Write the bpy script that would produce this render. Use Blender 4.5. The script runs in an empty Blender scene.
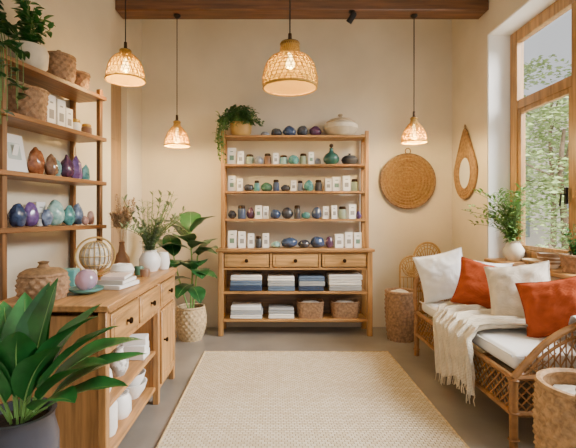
import bpy, bmesh, math, random
from mathutils import Vector, Matrix, noise
random.seed(11)
SC=bpy.context.scene
COL=SC.collection
pi=math.pi
R=math.radians

# ------------------------------------------------------------ materials
def lin(c):
    if isinstance(c,str):
        c=[int(c[i:i+2],16)/255 for i in (0,2,4)]
    return tuple((x/12.92 if x<=.04045 else ((x+.055)/1.055)**2.4) for x in c[:3])+(1,)
MC={}
def M(name,col,rough=.6,metal=0,var=.12,vscale=6,stretch=(1,1,1),bump=0,bscale=60,weave=0,emit=0,trans=0,coat=0,spec=None,col2=None,sharp=False):
    if name in MC: return MC[name]
    m=bpy.data.materials.new(name); m.use_nodes=True
    nt=m.node_tree; N=nt.nodes; L=nt.links
    b=N['Principled BSDF']
    c=lin(col)
    tc=N.new('ShaderNodeTexCoord'); mp=N.new('ShaderNodeMapping'); mp.inputs['Scale'].default_value=stretch
    L.new(tc.outputs['Object'],mp.inputs['Vector'])
    ns=N.new('ShaderNodeTexNoise'); ns.inputs['Scale'].default_value=vscale; ns.inputs['Detail'].default_value=6
    L.new(mp.outputs[0],ns.inputs['Vector'])
    rp=N.new('ShaderNodeValToRGB')
    e=rp.color_ramp.elements
    e[0].position=.47 if sharp else .32; e[1].position=.53 if sharp else .68
    if col2:
        e[0].color=c; e[1].color=lin(col2)
    else:
        e[0].color=tuple(x*(1-var) for x in c[:3])+(1,)
        e[1].color=tuple(min(1,x*(1+var)) for x in c[:3])+(1,)
    L.new(ns.outputs['Fac'],rp.inputs['Fac']); L.new(rp.outputs['Color'],b.inputs['Base Color'])
    b.inputs['Roughness'].default_value=rough; b.inputs['Metallic'].default_value=metal
    if spec is not None: b.inputs['Specular IOR Level'].default_value=spec
    if coat: b.inputs['Coat Weight'].default_value=coat
    if trans: b.inputs['Transmission Weight'].default_value=trans
    if emit:
        L.new(rp.outputs['Color'],b.inputs['Emission Color']); b.inputs['Emission Strength'].default_value=emit
    if bump:
        bp=N.new('ShaderNodeBump'); bp.inputs['Strength'].default_value=bump; bp.inputs['Distance'].default_value=.01
        if weave:
            w1=N.new('ShaderNodeTexWave'); w1.bands_direction='X'; w1.inputs['Scale'].default_value=weave
            w2=N.new('ShaderNodeTexWave'); w2.bands_direction='Y'; w2.inputs['Scale'].default_value=weave
            w3=N.new('ShaderNodeTexWave'); w3.bands_direction='Z'; w3.inputs['Scale'].default_value=weave
            for w in(w1,w2,w3):
                w.inputs['Distortion'].default_value=.6; L.new(tc.outputs['Object'],w.inputs['Vector'])
            a=N.new('ShaderNodeMath'); a.operation='ADD'; L.new(w1.outputs['Fac'],a.inputs[0]); L.new(w2.outputs['Fac'],a.inputs[1])
            a2=N.new('ShaderNodeMath'); a2.operation='ADD'; L.new(a.outputs[0],a2.inputs[0]); L.new(w3.outputs['Fac'],a2.inputs[1])
            L.new(a2.outputs[0],bp.inputs['Height'])
        else:
            n2=N.new('ShaderNodeTexNoise'); n2.inputs['Scale'].default_value=bscale; n2.inputs['Detail'].default_value=4
            L.new(mp.outputs[0],n2.inputs['Vector']); L.new(n2.outputs['Fac'],bp.inputs['Height'])
        L.new(bp.outputs[0],b.inputs['Normal'])
    MC[name]=m
    return m
def wood(n,c,ax,var=.36,rough=.42):
    st={'x':(1.2,16,16),'y':(16,1.2,16),'z':(16,16,1.2)}[ax]
    return M(n+'_'+ax,c,rough=rough,var=var,vscale=2.4,stretch=st,bump=.08,bscale=6)
def oak(ax): return wood('oak','A87B46',ax)
def walnut(ax): return wood('walnut','7C532C',ax)
def oak2(ax): return wood('pine','AB7C49',ax)
m_wall=M('plaster_wall','D8CAB1',rough=.95,var=.07,vscale=1.8,bump=.10,bscale=30,spec=.2)
m_reveal=M('plaster_reveal','F3F0E8',rough=.95,var=.02,spec=.2)
m_ceil=M('plaster_ceiling','E6E0D2',rough=.95,var=.02,spec=.2)
m_floor=M('polished_concrete','827A70',rough=.3,var=.2,vscale=2.2,bump=.03,bscale=50)
m_beam=wood('beam_wood','664228','x',var=.4)
m_wick=M('wicker','A9845A',rough=.75,var=.35,vscale=40,bump=.2,bscale=120)
m_wickl=M('light_wicker','BFA47A',rough=.8,var=.3,vscale=40,bump=.2,bscale=120)
m_wickd=M('dark_wicker','82623F',rough=.8,var=.35,vscale=40,bump=.2,bscale=120)
m_wickr=M('brown_wicker','957251',rough=.8,var=.35,vscale=40,bump=.2,bscale=120)
m_ratt=M('rattan','94683A',rough=.45,var=.28,vscale=20)
m_rattl=M('pale_rattan','B38E56',rough=.5,var=.2,vscale=20)
m_white=M('white_ceramic','EFECE6',rough=.35,var=.02,vscale=8)
m_whitem=M('matte_white_ceramic','E6E0D6',rough=.8,var=.05,vscale=20,bump=.1,bscale=60)
m_cream=M('cream_stoneware','CDC0A6',rough=.6,var=.12,vscale=14)
m_box=M('white_carton','F1EEE8',rough=.6,var=.01)
m_lab=M('carton_label_grey','9A9690',rough=.6,var=.1)
m_labg=M('carton_label_green','6F8F7C',rough=.6,var=.1)
m_brass=M('brass','C79A4A',rough=.3,metal=1,var=.05)
m_brasst=M('aged_bronze','3B2A1C',rough=.4,metal=.9,var=.1)
m_black=M('black_metal','161412',rough=.45,metal=.4,var=.1)
m_cord=M('black_cord','1A1613',rough=.8,var=.05)
m_linw=M('white_linen','EDEAE4',rough=.95,var=.03,vscale=10,bump=.25,weave=60,spec=.1)
m_linc=M('cream_linen','D8CDBA',rough=.95,var=.12,vscale=14,bump=.35,weave=45,spec=.1)
m_rust=M('rust_linen','A24A28',rough=.95,var=.14,vscale=14,bump=.35,weave=45,spec=.1)
m_throw=M('cream_wool','DED0B6',rough=1,var=.10,vscale=14,bump=.5,weave=35,spec=.1)
m_leaf=M('dark_leaf','2E6A2C',rough=.35,var=.35,vscale=9)
m_leafb=M('deep_leaf','28582C',rough=.3,var=.4,vscale=9)
m_rib=M('leaf_midrib','7FA95A',rough=.45,var=.1)
m_stem=M('plant_stem','5E7A3A',rough=.6,var=.2)
m_dry=M('dried_grass','C9AE8A',rough=.95,var=.2,vscale=30)
m_soil=M('potting_soil','2B1E15',rough=1,var=.4,vscale=60,bump=.6,bscale=90)
m_navy=M('navy_cotton','34435C',rough=.95,var=.1,bump=.3,weave=60)
m_grey=M('grey_cotton','A3A5A4',rough=.95,var=.06,bump=.3,weave=60)
m_blu=M('slate_blue_cotton','62748A',rough=.95,var=.08,bump=.3,weave=60)
m_wht=M('white_cotton','E9E5DC',rough=.95,var=.03,bump=.3,weave=60)
m_mirror=M('mirror_glass','F0EEE6',rough=.3,metal=.2,var=.01)
m_pot=M('slate_glazed_pot','45454E',rough=.35,var=.25,vscale=5)
stonecols={'purple':('4A3566','7A5C96'),'navy':('22304A','45587A'),'teal':('2E6E70','6CACA4'),'rust':('6E3A22','AA6C42'),
 'char':('26282E','4C4E55'),'green':('2F5440','5A8468'),'grey':('6D7078','9A9CA0'),'rose':('B98A7E','D6B0A4'),'aqua':('5F968E','B4D4CA'),
 'plum':('3A2038','6C4460'),'brown':('5A3A28','9A7454'),'white':('D8D4CC','F0ECE6'),'sage':('7F9078','A4B098'),'slate':('4A5C78','8C9CB4')}
def stone(c):
    a,b=stonecols[c]
    return M('polished_stone_'+c,a,col2=b,rough=.18,vscale=24,coat=.4)
def glaze(c):
    a,b=stonecols[c]
    return M('glazed_'+c,a,col2=b,rough=.4,vscale=5)

# ------------------------------------------------------------ mesh builder
def cat(pts,n=6):
    P=[Vector(p) for p in pts]
    if len(P)<3: return P
    out=[]
    for i in range(len(P)-1):
        p0=P[max(i-1,0)];p1=P[i];p2=P[i+1];p3=P[min(i+2,len(P)-1)]
        for k in range(n):
            t=k/n
            out.append(.5*((2*p1)+(-p0+p2)*t+(2*p0-5*p1+4*p2-p3)*t*t+(-p0+3*p1-3*p2+p3)*t**3))
    out.append(P[-1]); return out
class MB:
    def __init__(s): s.v=[];s.f=[];s.m=[]
    def add(s,vs,fs,mi=0,X=None):
        o=len(s.v)
        for p in vs:
            p=Vector(p)
            if X is not None: p=X@p
            s.v.append(tuple(p))
        for f in fs: s.f.append([i+o for i in f]); s.m.append(mi)
        return s
    def box(s,c,d,mi=0,bev=.004,X=None,seg=1):
        bm=bmesh.new(); bmesh.ops.create_cube(bm,size=1)
        for v in bm.verts: v.co=Vector((v.co.x*d[0]+c[0],v.co.y*d[1]+c[1],v.co.z*d[2]+c[2]))
        bev=min(bev,min(d)*.45)
        if bev>0: bmesh.ops.bevel(bm,geom=list(bm.edges),offset=bev,segments=seg,profile=.5,affect='EDGES')
        bm.verts.index_update()
        s.add([v.co.copy() for v in bm.verts],[[v.index for v in f.verts] for f in bm.faces],mi,X)
        bm.free(); return s
    def lathe(s,prof,seg=28,mi=0,X=None,fn=None,cx=0,cy=0):
        vs=[];fs=[];rings=[]
        for j,(r,z) in enumerate(prof):
            if r<1e-5:
                rings.append([len(vs)]); vs.append((cx,cy,z))
            else:
                ring=[]
                for i in range(seg):
                    a=2*pi*i/seg
                    x,y,zz=r*math.cos(a),r*math.sin(a),z
                    if fn: x,y,zz=fn(r,a,z,j,i)
                    ring.append(len(vs)); vs.append((cx+x,cy+y,zz))
                rings.append(ring)
        for j in range(len(rings)-1):
            a,b=rings[j],rings[j+1]
            if len(a)==1 and len(b)==1: continue
            for i in range(seg):
                k=(i+1)%seg
                if len(a)==1: fs.append([a[0],b[k],b[i]])
                elif len(b)==1: fs.append([a[i],a[k],b[0]])
                else: fs.append([a[i],a[k],b[k],b[i]])
        return s.add(vs,fs,mi,X)
    def tube(s,pts,r,seg=6,mi=0,closed=False,X=None):
        P=[Vector(p) for p in pts]; n=len(P)
        if n<2: return s
        rr=r if isinstance(r,(list,tuple)) else [r]*n
        T=[]
        for i in range(n):
            a=P[(i-1)%n] if closed or i>0 else P[i]
            b=P[(i+1)%n] if closed or i<n-1 else P[i]
            t=b-a
            T.append(t.normalized() if t.length>1e-9 else Vector((0,0,1)))
        u=T[0].orthogonal().normalized(); vs=[];fs=[]
        for i in range(n):
            u=(u-T[i]*u.dot(T[i]))
            u=u.normalized() if u.length>1e-6 else T[i].orthogonal().normalized()
            w=T[i].cross(u)
            for k in range(seg):
                a=2*pi*k/seg
                vs.append(P[i]+(u*math.cos(a)+w*math.sin(a))*rr[i])
        m=n if closed else n-1
        for i in range(m):
            j=(i+1)%n
            for k in range(seg):
                l=(k+1)%seg
                fs.append([i*seg+k,i*seg+l,j*seg+l,j*seg+k])
        if not closed:
            fs.append(list(range(seg))[::-1]); fs.append([(n-1)*seg+k for k in range(seg)])
        return s.add(vs,fs,mi,X)
    def blob(s,c,d,amp=.08,seed=0,mi=0,X=None,nu=18,nv=12,flat=-1,freq=1.6,taper=0):
        vs=[];fs=[]
        def f(th,ph):
            p=Vector((math.sin(ph)*math.cos(th),math.sin(ph)*math.sin(th),math.cos(ph)))
            k=1+amp*noise.noise(p*freq+Vector((seed*3.1,seed*1.7,0)))*2
            z=max(p.z*k,flat); tp=1-taper*max(0,(p.z+.4)/1.4)
            return (c[0]+p.x*k*d[0]*tp,c[1]+p.y*k*d[1]*tp,c[2]+z*d[2])
        vs.append(f(0,0))
        for j in range(1,nv):
            for i in range(nu): vs.append(f(2*pi*i/nu,pi*j/nv))
        vs.append(f(0,pi)); last=len(vs)-1
        for i in range(nu): fs.append([0,1+i,1+(i+1)%nu])
        for j in range(nv-2):
            for i in range(nu):
                k=(i+1)%nu;a=1+j*nu;b=a+nu
                fs.append([a+i,b+i,b+k,a+k])
        a=1+(nv-2)*nu
        for i in range(nu): fs.append([a+i,last,a+(i+1)%nu])
        return s.add(vs,fs,mi,X)
    def grid(s,fn,nu,nv,mi=0,X=None,wrap=False):
        vs=[];fs=[]
        for j in range(nv+1):
            for i in range(nu+1): vs.append(fn(i/nu,j/nv))
        for j in range(nv):
            for i in range(nu):
                a=j*(nu+1)+i; fs.append([a,a+1,a+nu+2,a+nu+1])
        return s.add(vs,fs,mi,X)
    def leaf(s,base,az,el,L,W,droop=.8,pet=.2,mi=0,ri=1,rib=True,fold=.25,n=8,pr=.004,pw=.75,curl=0):
        az=R(az) ; el=R(el); p=Vector(base); pts=[p.copy()]; N=n+4
        dirs=[]
        for i in range(N):
            t=i/N; e=el-droop*t; a=az+curl*t
            d=Vector((math.cos(a)*math.cos(e),math.sin(a)*math.cos(e),math.sin(e)))
            dirs.append(d); p=p+d*(L/N); pts.append(p.copy())
        dirs.append(dirs[-1])
        k0=max(1,int(pet*N)) if pet>0 else 0
        if pet>0: s.tube(pts[:k0+1],pr,5,ri)
        side0=Vector((-math.sin(az),math.cos(az),0))
        vs=[];fs=[]; m=N-k0
        for i in range(m+1):
            q=i/m; w=W/2*max(0.0,math.sin(pi*min(1,q)**pw))**.85 if 0<q<1 else 0.0005
            d=dirs[k0+i]; sd=(side0-d*side0.dot(d)).normalized(); up=sd.cross(d)
            if up.z<0: up=-up
            c=pts[k0+i]
            for u in(-1,-.55,0,.55,1):
                vs.append(c+sd*(w*u)+up*(abs(u)*w*fold+ (.06*w*math.sin(q*14) if abs(u)==1 else 0)))
        for i in range(m):
            for k in range(4):
                a=i*5+k; fs.append([a,a+1,a+6,a+5])
        s.add(vs,fs,mi)
        if rib:
            s.tube([pts[k0+i]+Vector((0,0,.0015)) for i in range(m)],[pr*.7*(1-i/m*.8) for i in range(m)],4,ri)
        return s

def finish(o,parent=None,loc=(0,0,0),rot=(0,0,0)):
    COL.objects.link(o); o.location=loc; o.rotation_euler=rot
    if parent: o.parent=parent
    return o
def mesh(name,mb,mats,parent=None,loc=(0,0,0),rot=(0,0,0),smooth=True,ang=40):
    me=bpy.data.meshes.new(name); me.from_pydata(mb.v,[],mb.f)
    if not isinstance(mats,(list,tuple)): mats=[mats]
    for m in mats: me.materials.append(m)
    me.polygons.foreach_set('material_index',[min(i,len(mats)-1) for i in mb.m])
    me.polygons.foreach_set('use_smooth',[smooth]*len(me.polygons))
    me.update()
    if smooth:
        try: me.set_sharp_from_angle(angle=R(ang))
        except Exception: pass
    o=bpy.data.objects.new(name,me)
    return finish(o,parent,loc,rot)
def tag(o,label,catg,group=None):
    o['label']=label; o['category']=catg
    if group: o['group']=group
    return o
def empty(name,label,catg,loc,rz=0,group=None):
    o=bpy.data.objects.new(name,None); o.empty_display_size=.1
    finish(o,None,loc,(0,0,rz)); return tag(o,label,catg,group)
def thing(name,mb,mats,label,catg,loc,rot=(0,0,0),group=None,ang=40,smooth=True):
    if not isinstance(rot,(tuple,list)): rot=(0,0,rot)
    return tag(mesh(name,mb,mats,None,loc,rot,smooth,ang),label,catg,group)
STL={'floor':'smooth grey polished concrete shop floor','ceiling':'plain cream plastered ceiling above the beam',
 'wall_back':'warm cream plastered wall behind the display shelves','wall_left':'cream plastered wall with a shadowed tall opening',
 'wall_right':'cream plastered wall with a deep white window recess','trim_1':'rustic brown timber beam across the ceiling',
 'trim_2':'honey wooden window sill board in the deep recess','window_1':'tall wooden framed window looking onto green trees',
 'trim_3':'white plaster lining of the deep window recess','door_1':'muted brown panel standing for the shade in the wall opening'}
STC={'trim_1':'beam','trim_2':'window sill','window_1':'window','trim_3':'window recess','door_1':'door'}
def struct(name,mb,mats,parent=None,loc=(0,0,0)):
    o=mesh(name,mb,mats,parent,loc); o['kind']='structure'
    o['label']=STL.get(name,'plain plastered surface of the shop room'); o['category']=STC.get(name,name.split('_')[0])
    return o

# ------------------------------------------------------------ room
b=MB(); b.box((-.3,1.7,-.05),(5.6,6.6,.1),bev=0); struct('floor',b,m_floor)
b=MB(); b.box((-.3,1.7,3.95),(5.6,6.6,.1),bev=0); struct('ceiling',b,m_ceil)
b=MB(); b.box((.36,4.905,1.95),(4.06,.15,3.9),bev=0); struct('wall_back',b,m_wall)
b=MB()
b.box((-1.595,4.58,1.95),(.15,.5,3.9),bev=0)
b.box((-1.595,4.115,3.275),(.15,.43,1.25),bev=0)
x1=-1.52-.26*5.4
vs=[(-1.52,3.9,0),(x1,-1.5,0),(x1-.15,-1.5,0),(-1.67,3.9,0)]
b.add(vs+[(x,y,3.9) for x,y,z in vs],[[0,1,2,3],[4,7,6,5],[0,4,5,1],[1,5,6,2],[2,6,7,3],[3,7,4,0]])
struct('wall_left',b,m_wall)
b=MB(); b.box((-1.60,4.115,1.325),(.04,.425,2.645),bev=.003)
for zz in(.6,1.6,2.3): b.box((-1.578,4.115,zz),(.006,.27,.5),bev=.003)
struct('door_1',b,wood('recess_shade_brown','96795A','z',var=.15))  # brown panel whose colour stands for the shade inside the opening
b=MB()
b.box((2.23,4.435,1.95),(.3,.79,3.9),bev=0)
b.box((2.23,2.52,.425),(.3,3.04,.85),bev=0)
b.box((2.23,2.52,3.475),(.3,3.04,.85),bev=0)
b.box((2.23,-.25,1.95),(.3,2.5,3.9),bev=0)
struct('wall_right',b,m_wall)
b=MB(); b.box((2.235,4.036,1.965),(.29,.008,2.17),bev=0); b.box((2.235,2.52,3.046),(.29,3.04,.008),bev=0); b.box((2.235,1.004,1.965),(.29,.008,2.17),bev=0)
struct('trim_3',b,m_reveal)
b=MB(); b.box((.28,4.1,3.41),(3.6,.2,.28),bev=.012); struct('trim_1',b,m_beam)
b=MB(); b.box((2.19,2.52,.865),(.3,3.02,.035),bev=.008); struct('trim_2',b,oak('y'))
# window
wf=wood('window_oak','A57B47','z')
b=MB(); X=2.33
def bar(y0,y1,z0,z1,t=.07): b.box((X,(y0+y1)/2,(z0+z1)/2),(t,y1-y0,z1-z0),bev=.006)
bar(3.92,4.03,.885,3.04); bar(1.01,1.12,.885,3.04); bar(1.12,3.92,.885,.98); bar(1.12,3.92,2.93,3.04)
for yy in(3.16,2.1): bar(yy-.045,yy+.045,.98,2.93)
for a,c in((3.205,3.92),(2.145,3.115),(1.12,2.055)):
    bar(a,c,2.29,2.38,.06)
    for (y0,y1,z0,z1) in((a,a+.045,.98,2.29),(c-.045,c,.98,2.29)): bar(y0,y1,z0,z1,.05)
    for (z0,z1) in((.98,1.02),(2.25,2.29)): bar(a+.045,c-.045,z0,z1,.05)
win=struct('window_1',b,wf)
g=bpy.data.materials.new('window_glass'); g.use_nodes=True; nt=g.node_tree; nt.nodes.clear()
o_=nt.nodes.new('ShaderNodeOutputMaterial'); mx=nt.nodes.new('ShaderNodeMixShader'); t_=nt.nodes.new('ShaderNodeBsdfTransparent'); g_=nt.nodes.new('ShaderNodeBsdfGlossy')
g_.inputs['Roughness'].default_value=.02; mx.inputs[0].default_value=.05
nt.links.new(t_.outputs[0],mx.inputs[1]); nt.links.new(g_.outputs[0],mx.inputs[2]); nt.links.new(mx.outputs[0],o_.inputs[0])
b=MB(); b.add([(X,1.05,.92),(X,4.0,.92),(X,4.0,3.0),(X,1.05,3.0)],[[0,1,2,3]])
mesh('window_pane',b,g,win)
b=MB(); b.box((X-.05,3.235,1.45),(.02,.03,.13),bev=.004); b.tube([(X-.06,3.235,1.46),(X-.09,3.235,1.46),(X-.1,3.235,1.37)],.008)
mesh('window_handle',b,m_black,win)

# ------------------------------------------------------------ outside
b=MB(); b.box((11,9,-.6),(17,24,.1),bev=-1)
thing('pavement',b,M('pale_paving','DEDCD6',rough=.9,var=.05),'pale stone paving outside the window','pavement',(0,0,0))
b=MB(); b.box((10,16.2,2.58),(14,.4,6.25),bev=.01)
for i in range(5):
    for z in(1.1,3.3): b.box((5.2+i*2.1,15.97,z),(.9,.06,1.3),mi=1,bev=.01)
thing('neighbouring_building',b,[M('pale_render','DCD4C4',rough=.9,var=.03),M('building_window_glass','8A9696',rough=.3)],'pale rendered building across the street','building',(0,0,0))
def tree(loc,h,rad,seed,label,n=1500,sz=.16,thr=-.05):
    rnd=random.Random(seed)
    e=empty('garden_tree',label,'tree',loc)
    b=MB(); b.tube(cat([(0,0,0),(.05,.03,h*.4),(-.06,.02,h*.75),(0,0,h)],4),[.09-.06*i/12 for i in range(13)],8)
    for k in range(6):
        a=k*1.05; z=h*.5+k*.07*h
        b.tube(cat([(0,0,z),(math.cos(a)*rad*.4,math.sin(a)*rad*.4,z+.25),(math.cos(a)*rad*.75,math.sin(a)*rad*.75,z+.5)],3),.02,5)
    mesh('trunk',b,M('bark','75634E',rough=.95,var=.3,vscale=14,bump=.5),e)
    b=MB()
    for i in range(n):
        while True:
            p=Vector((rnd.uniform(-1,1),rnd.uniform(-1,1),rnd.uniform(-1,1)))
            if .2<p.length<1 and noise.noise(p*2.0+Vector((seed,0,0)))>thr: break
        c=Vector((p.x*rad,p.y*rad,h*.78+p.z*rad*1.15))
        q=Matrix.Rotation(rnd.uniform(0,6.28),4,'Z')@Matrix.Rotation(rnd.uniform(-1,1),4,'X')
        X4=Matrix.Translation(c)@q; s=sz*rnd.uniform(.6,1.2)
        b.add([(-s,0,0),(0,-s*.45,.02),(s,0,0),(0,s*.45,.02)],[[0,1,2,3]],0,X4)
    fm=M('sunlit_foliage','80985A',col2='BCCC90',rough=.9,vscale=1.2,spec=.05)
    mesh('foliage',b,fm,e)
tree((5.6,8.0,-.549),3.5,1.35,1,'leafy green tree outside the window',3400,.07)
tree((8.2,12.2,-.549),5.6,1.9,2,'taller leafy tree beyond the pavement',5600,.085)
tree((4.5,6.1,-.549),1.3,.62,3,'low bushy shrub close to the window',2200,.04)
tree((7.6,8.9,-.549),1.5,.75,6,'rounded bush beside the pavement',2200,.045)

# ------------------------------------------------------------ rug
b=MB(); b.box((.22,2.41,.007),(1.72,3.02,.013),bev=.004)
b.tube([(-.64,.9,.009),(1.08,.9,.009),(1.08,3.92,.009),(-.64,3.92,.009)],.010,6,1,closed=True)
mr=bpy.data.materials.new('woven_jute'); mr.use_nodes=True; nt=mr.node_tree; N=nt.nodes; L=nt.links; P=N['Principled BSDF']
tc=N.new('ShaderNodeTexCoord')
br=N.new('ShaderNodeTexBrick'); br.inputs['Scale'].default_value=19; br.inputs['Mortar Size'].default_value=.055; br.inputs['Mortar Smooth'].default_value=1
br.inputs['Brick Width'].default_value=.62; br.inputs['Row Height'].default_value=.40
br.inputs['Color1'].default_value=lin('DACBB0'); br.inputs['Color2'].default_value=lin('CAB796'); br.inputs['Mortar'].default_value=lin('957C5C')
L.new(tc.outputs['Object'],br.inputs['Vector'])
nz=N.new('ShaderNodeTexNoise'); nz.inputs['Scale'].default_value=2.5; L.new(tc.outputs['Object'],nz.inputs['Vector'])
mxx=N.new('ShaderNodeMixRGB'); mxx.blend_type='OVERLAY'; mxx.inputs[0].default_value=.15; L.new(br.outputs['Color'],mxx.inputs[1]); L.new(nz.outputs['Fac'],mxx.inputs[2])
L.new(mxx.outputs[0],P.inputs['Base Color']); P.inputs['Roughness'].default_value=1; P.inputs['Specular IOR Level'].default_value=.1
bp=N.new('ShaderNodeBump'); bp.inputs['Strength'].default_value=.8; bp.inputs['Distance'].default_value=.01; bp.invert=True
L.new(br.outputs['Fac'],bp.inputs['Height']); L.new(bp.outputs[0],P.inputs['Normal'])
thing('rug',b,[mr,m_wickl],'large flat woven beige jute rug on the grey floor','rug',(0,0,0))

# ------------------------------------------------------------ baskets
def basket_mb(r0,r1,h,n=14,rows=7,sx=1,sy=1,e=2,belly=0,amp=.06,rim=.012,closed=False,mb=None,z0=0,mi=0):
    b=mb or MB(); seg=n*4
    def sh(a):
        c,s_=math.cos(a),math.sin(a)
        return (abs(c)**e+abs(s_)**e)**(-1/e)
    prof=[]
    J=rows*3
    for j in range(J+1):
        t=j/J; r=r0+(r1-r0)*t+belly*math.sin(pi*t); prof.append((r,z0+h*t))
    def fn(r,a,z,j,i):
        row=j//3; ph=pi*(row%2); k=sh(a)
        w=1+amp*math.cos(n*a+ph)*math.sin(pi*((j%3)+.5)/3)+amp*.5*math.sin(pi*((j%3)+.5)/3)
        return (r*k*w*math.cos(a)*sx,r*k*w*math.sin(a)*sy,z)
    b.lathe([(1e-6,z0)]+prof,seg,mi,None,fn)
    inn=[(r-.012,z) for r,z in prof[::-3]]
    b.lathe(inn+[(1e-6,z0+.01)],seg,mi,None,lambda r,a,z,j,i:(r*sh(a)*math.cos(a)*sx,r*sh(a)*math.sin(a)*sy,z))
    ring=[]
    for i in range(40):
        a=2*pi*i/40; k=sh(a); ring.append(((r1-.004)*k*math.cos(a)*sx,(r1-.004)*k*math.sin(a)*sy,z0+h+.0))
    b.tube(ring,rim,6,mi,closed=True)
    return b

# ------------------------------------------------------------ central display unit
UX=.24
U=empty('display_shelf_unit','honey oak shelf unit with drawers standing against the cream wall','shelf',(UX,4.62,0))
lv=[1.256,1.563,1.858,2.175]
for sx in(-1,1):
    for y in(-.05,.155):
        b=MB(); b.box((sx*.79,y,(.936+2.225)/2),(.042,.035,2.225-.936),bev=.004); mesh('post',b,oak('z'),U)
    for z in lv:
        b=MB(); b.box((sx*.79,.052,z-.03),(.03,.17,.03),bev=.003); mesh('side_rail',b,oak('y'),U)
for z in lv:
    b=MB(); b.box((0,.05,z-.011),(1.535,.24,.022),bev=.003); mesh('shelf',b,oak('x'),U)
b=MB(); b.box((0,.0,.92),(1.70,.36,.032),bev=.006); mesh('counter_top',b,oak('x'),U)
for sx in(-1,1):
    for y in(-.145,.145):
        b=MB(); b.box((sx*.8,y,.452),(.055,.05,.904),bev=.005); mesh('leg',b,oak('z'),U)
b=MB(); b.box((0,-.14,.895),(1.54,.03,.018),bev=.002); b.box((0,-.14,.722),(1.54,.03,.022),bev=.002)
for x in(-.262,.262): b.box((x,-.14,.81),(.025,.03,.17),bev=.002)
b.box((0,.15,.81),(1.54,.015,.17),bev=.001); b.box((0,.0,.715),(1.54,.30,.012),bev=.001)
for sx in(-1,1): b.box((sx*.78,0,.81),(.02,.30,.17),bev=.001)
mesh('drawer_frame',b,oak('x'),U)
for i in(-1,0,1):
    b=MB(); b.box((i*.524,-.145,.81),(.485 if i==0 else .475,.024,.135),bev=.005); b.box((i*.524,-.158,.81),(.42,.006,.09),bev=.003)
    d=mesh('drawer',b,wood('oak_light','B4884F','x'),U)
    b=MB(); X4=Matrix.Translation((i*.524,-.16,.81))@Matrix.Rotation(pi/2,4,'X')
    b.lathe([(0,.034),(.015,.032),(.021,.022),(.009,.01),(.009,0)],14,0,X4); mesh('knob',b,m_brasst,d)
for z in(.476,.177):
    b=MB(); b.box((0,0,z-.012),(1.545,.32,.026),bev=.004); mesh('lower_shelf',b,oak('x'),U)
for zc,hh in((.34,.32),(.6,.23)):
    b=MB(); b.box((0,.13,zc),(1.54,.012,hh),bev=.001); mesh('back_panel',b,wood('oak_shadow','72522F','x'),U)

cnt=[0]
NM={'purple':'purple','navy':'navy blue','teal':'teal','rust':'reddish brown','char':'charcoal','green':'green','grey':'grey','rose':'pale pink','aqua':'pale aqua','plum':'dark plum','brown':'brown','white':'white','sage':'sage green','slate':'slate blue'}
def carton(loc,w,h,rz=0,d=None,lab=m_lab,grp=None,label='small white product carton on the oak shelf'):
    d=d or w*.7; b=MB(); b.box((0,0,h/2),(w,d,h),bev=.0015); b.box((0,-d/2,h*.42),(w*.55,.0016,h*.28),mi=1,bev=0)
    b.box((0,-d/2,h*.78),(w*.35,.0016,h*.05),mi=1,bev=0)
    return thing('product_carton',b,[m_box,lab],label,'box',loc,rz,grp)
def pebble(loc,w,h,c,grp,rz=0,d=None,label=None,tp=None,amp=.09):
    cnt[0]+=1; b=MB()
    if tp is None: tp=.25 if h>w*1.15 else .08
    b.blob((0,0,h*.48),(w/2*(1.05 if tp>.2 else 1),(d or w*.8)/2,h/2),amp,cnt[0],flat=-.93,taper=tp)
    return thing('polished_stone',b,stone(c),label or ('smooth polished %s stone on a shelf'%NM[c]),'stone',loc,rz,grp)
def crystal(loc,w,h,c,grp,rz=0):
    cnt[0]+=1; b=MB(); r=w/2
    tip=(r*.25*math.sin(cnt[0]),0)
    n=6; vs=[];
    for (k,z) in((.8,0),(1,h*.25),(.8,h*.72)):
        for i in range(n):
            a=2*pi*i/n+.3; vs.append((r*k*math.cos(a),r*.8*k*math.sin(a),z*(1+.10*math.sin(i*2.3+cnt[0]))))
    vs.append((tip[0],tip[1],h)); fs=[list(range(n))[::-1]]
    for j in range(2):
        for i in range(n): fs.append([j*n+i,j*n+(i+1)%n,(j+1)*n+(i+1)%n,(j+1)*n+i])
    for i in range(n): fs.append([2*n+i,2*n+(i+1)%n,3*n])
    b.add(vs,fs)
    return thing('crystal_point',b,stone(c),'faceted pointed %s crystal standing upright'%NM[c],'crystal',loc,rz,grp,smooth=False)
def jar(loc,w,h,c,grp,lid=None,rz=0):
    r=w/2; e=empty('lidded_jar','small %s jar with a lid on a shelf'%NM[c],'jar',loc,rz,grp)
    b=MB(); b.lathe([(0,0),(r*.85,0),(r,h*.08),(r,h*.68),(r*.8,h*.76),(r*.8,h*.78),(0,h*.78)],20); mesh('jar_body',b,glaze(c),e)
    b=MB(); b.lathe([(r*.86,h*.77),(r*.9,h*.8),(r*.86,h*.95),(r*.7,h),(0,h)],20); mesh('lid',b,lid or m_brasst,e)
    return e
def bowl(loc,w,h,mat,grp,label,cat_='bowl'):
    r=w/2; b=MB(); b.lathe([(0,0),(r*.5,0),(r*.55,h*.08),(r*.85,h*.5),(r,h),(r*.94,h),(r*.78,h*.5),(r*.4,h*.15),(0,h*.12)],26)
    return thing('bowl',b,mat,label,cat_,loc,0,grp)
def on(z,px,dy=0.0):
    return (UX+px,4.66+dy,z+.0005)
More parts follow.
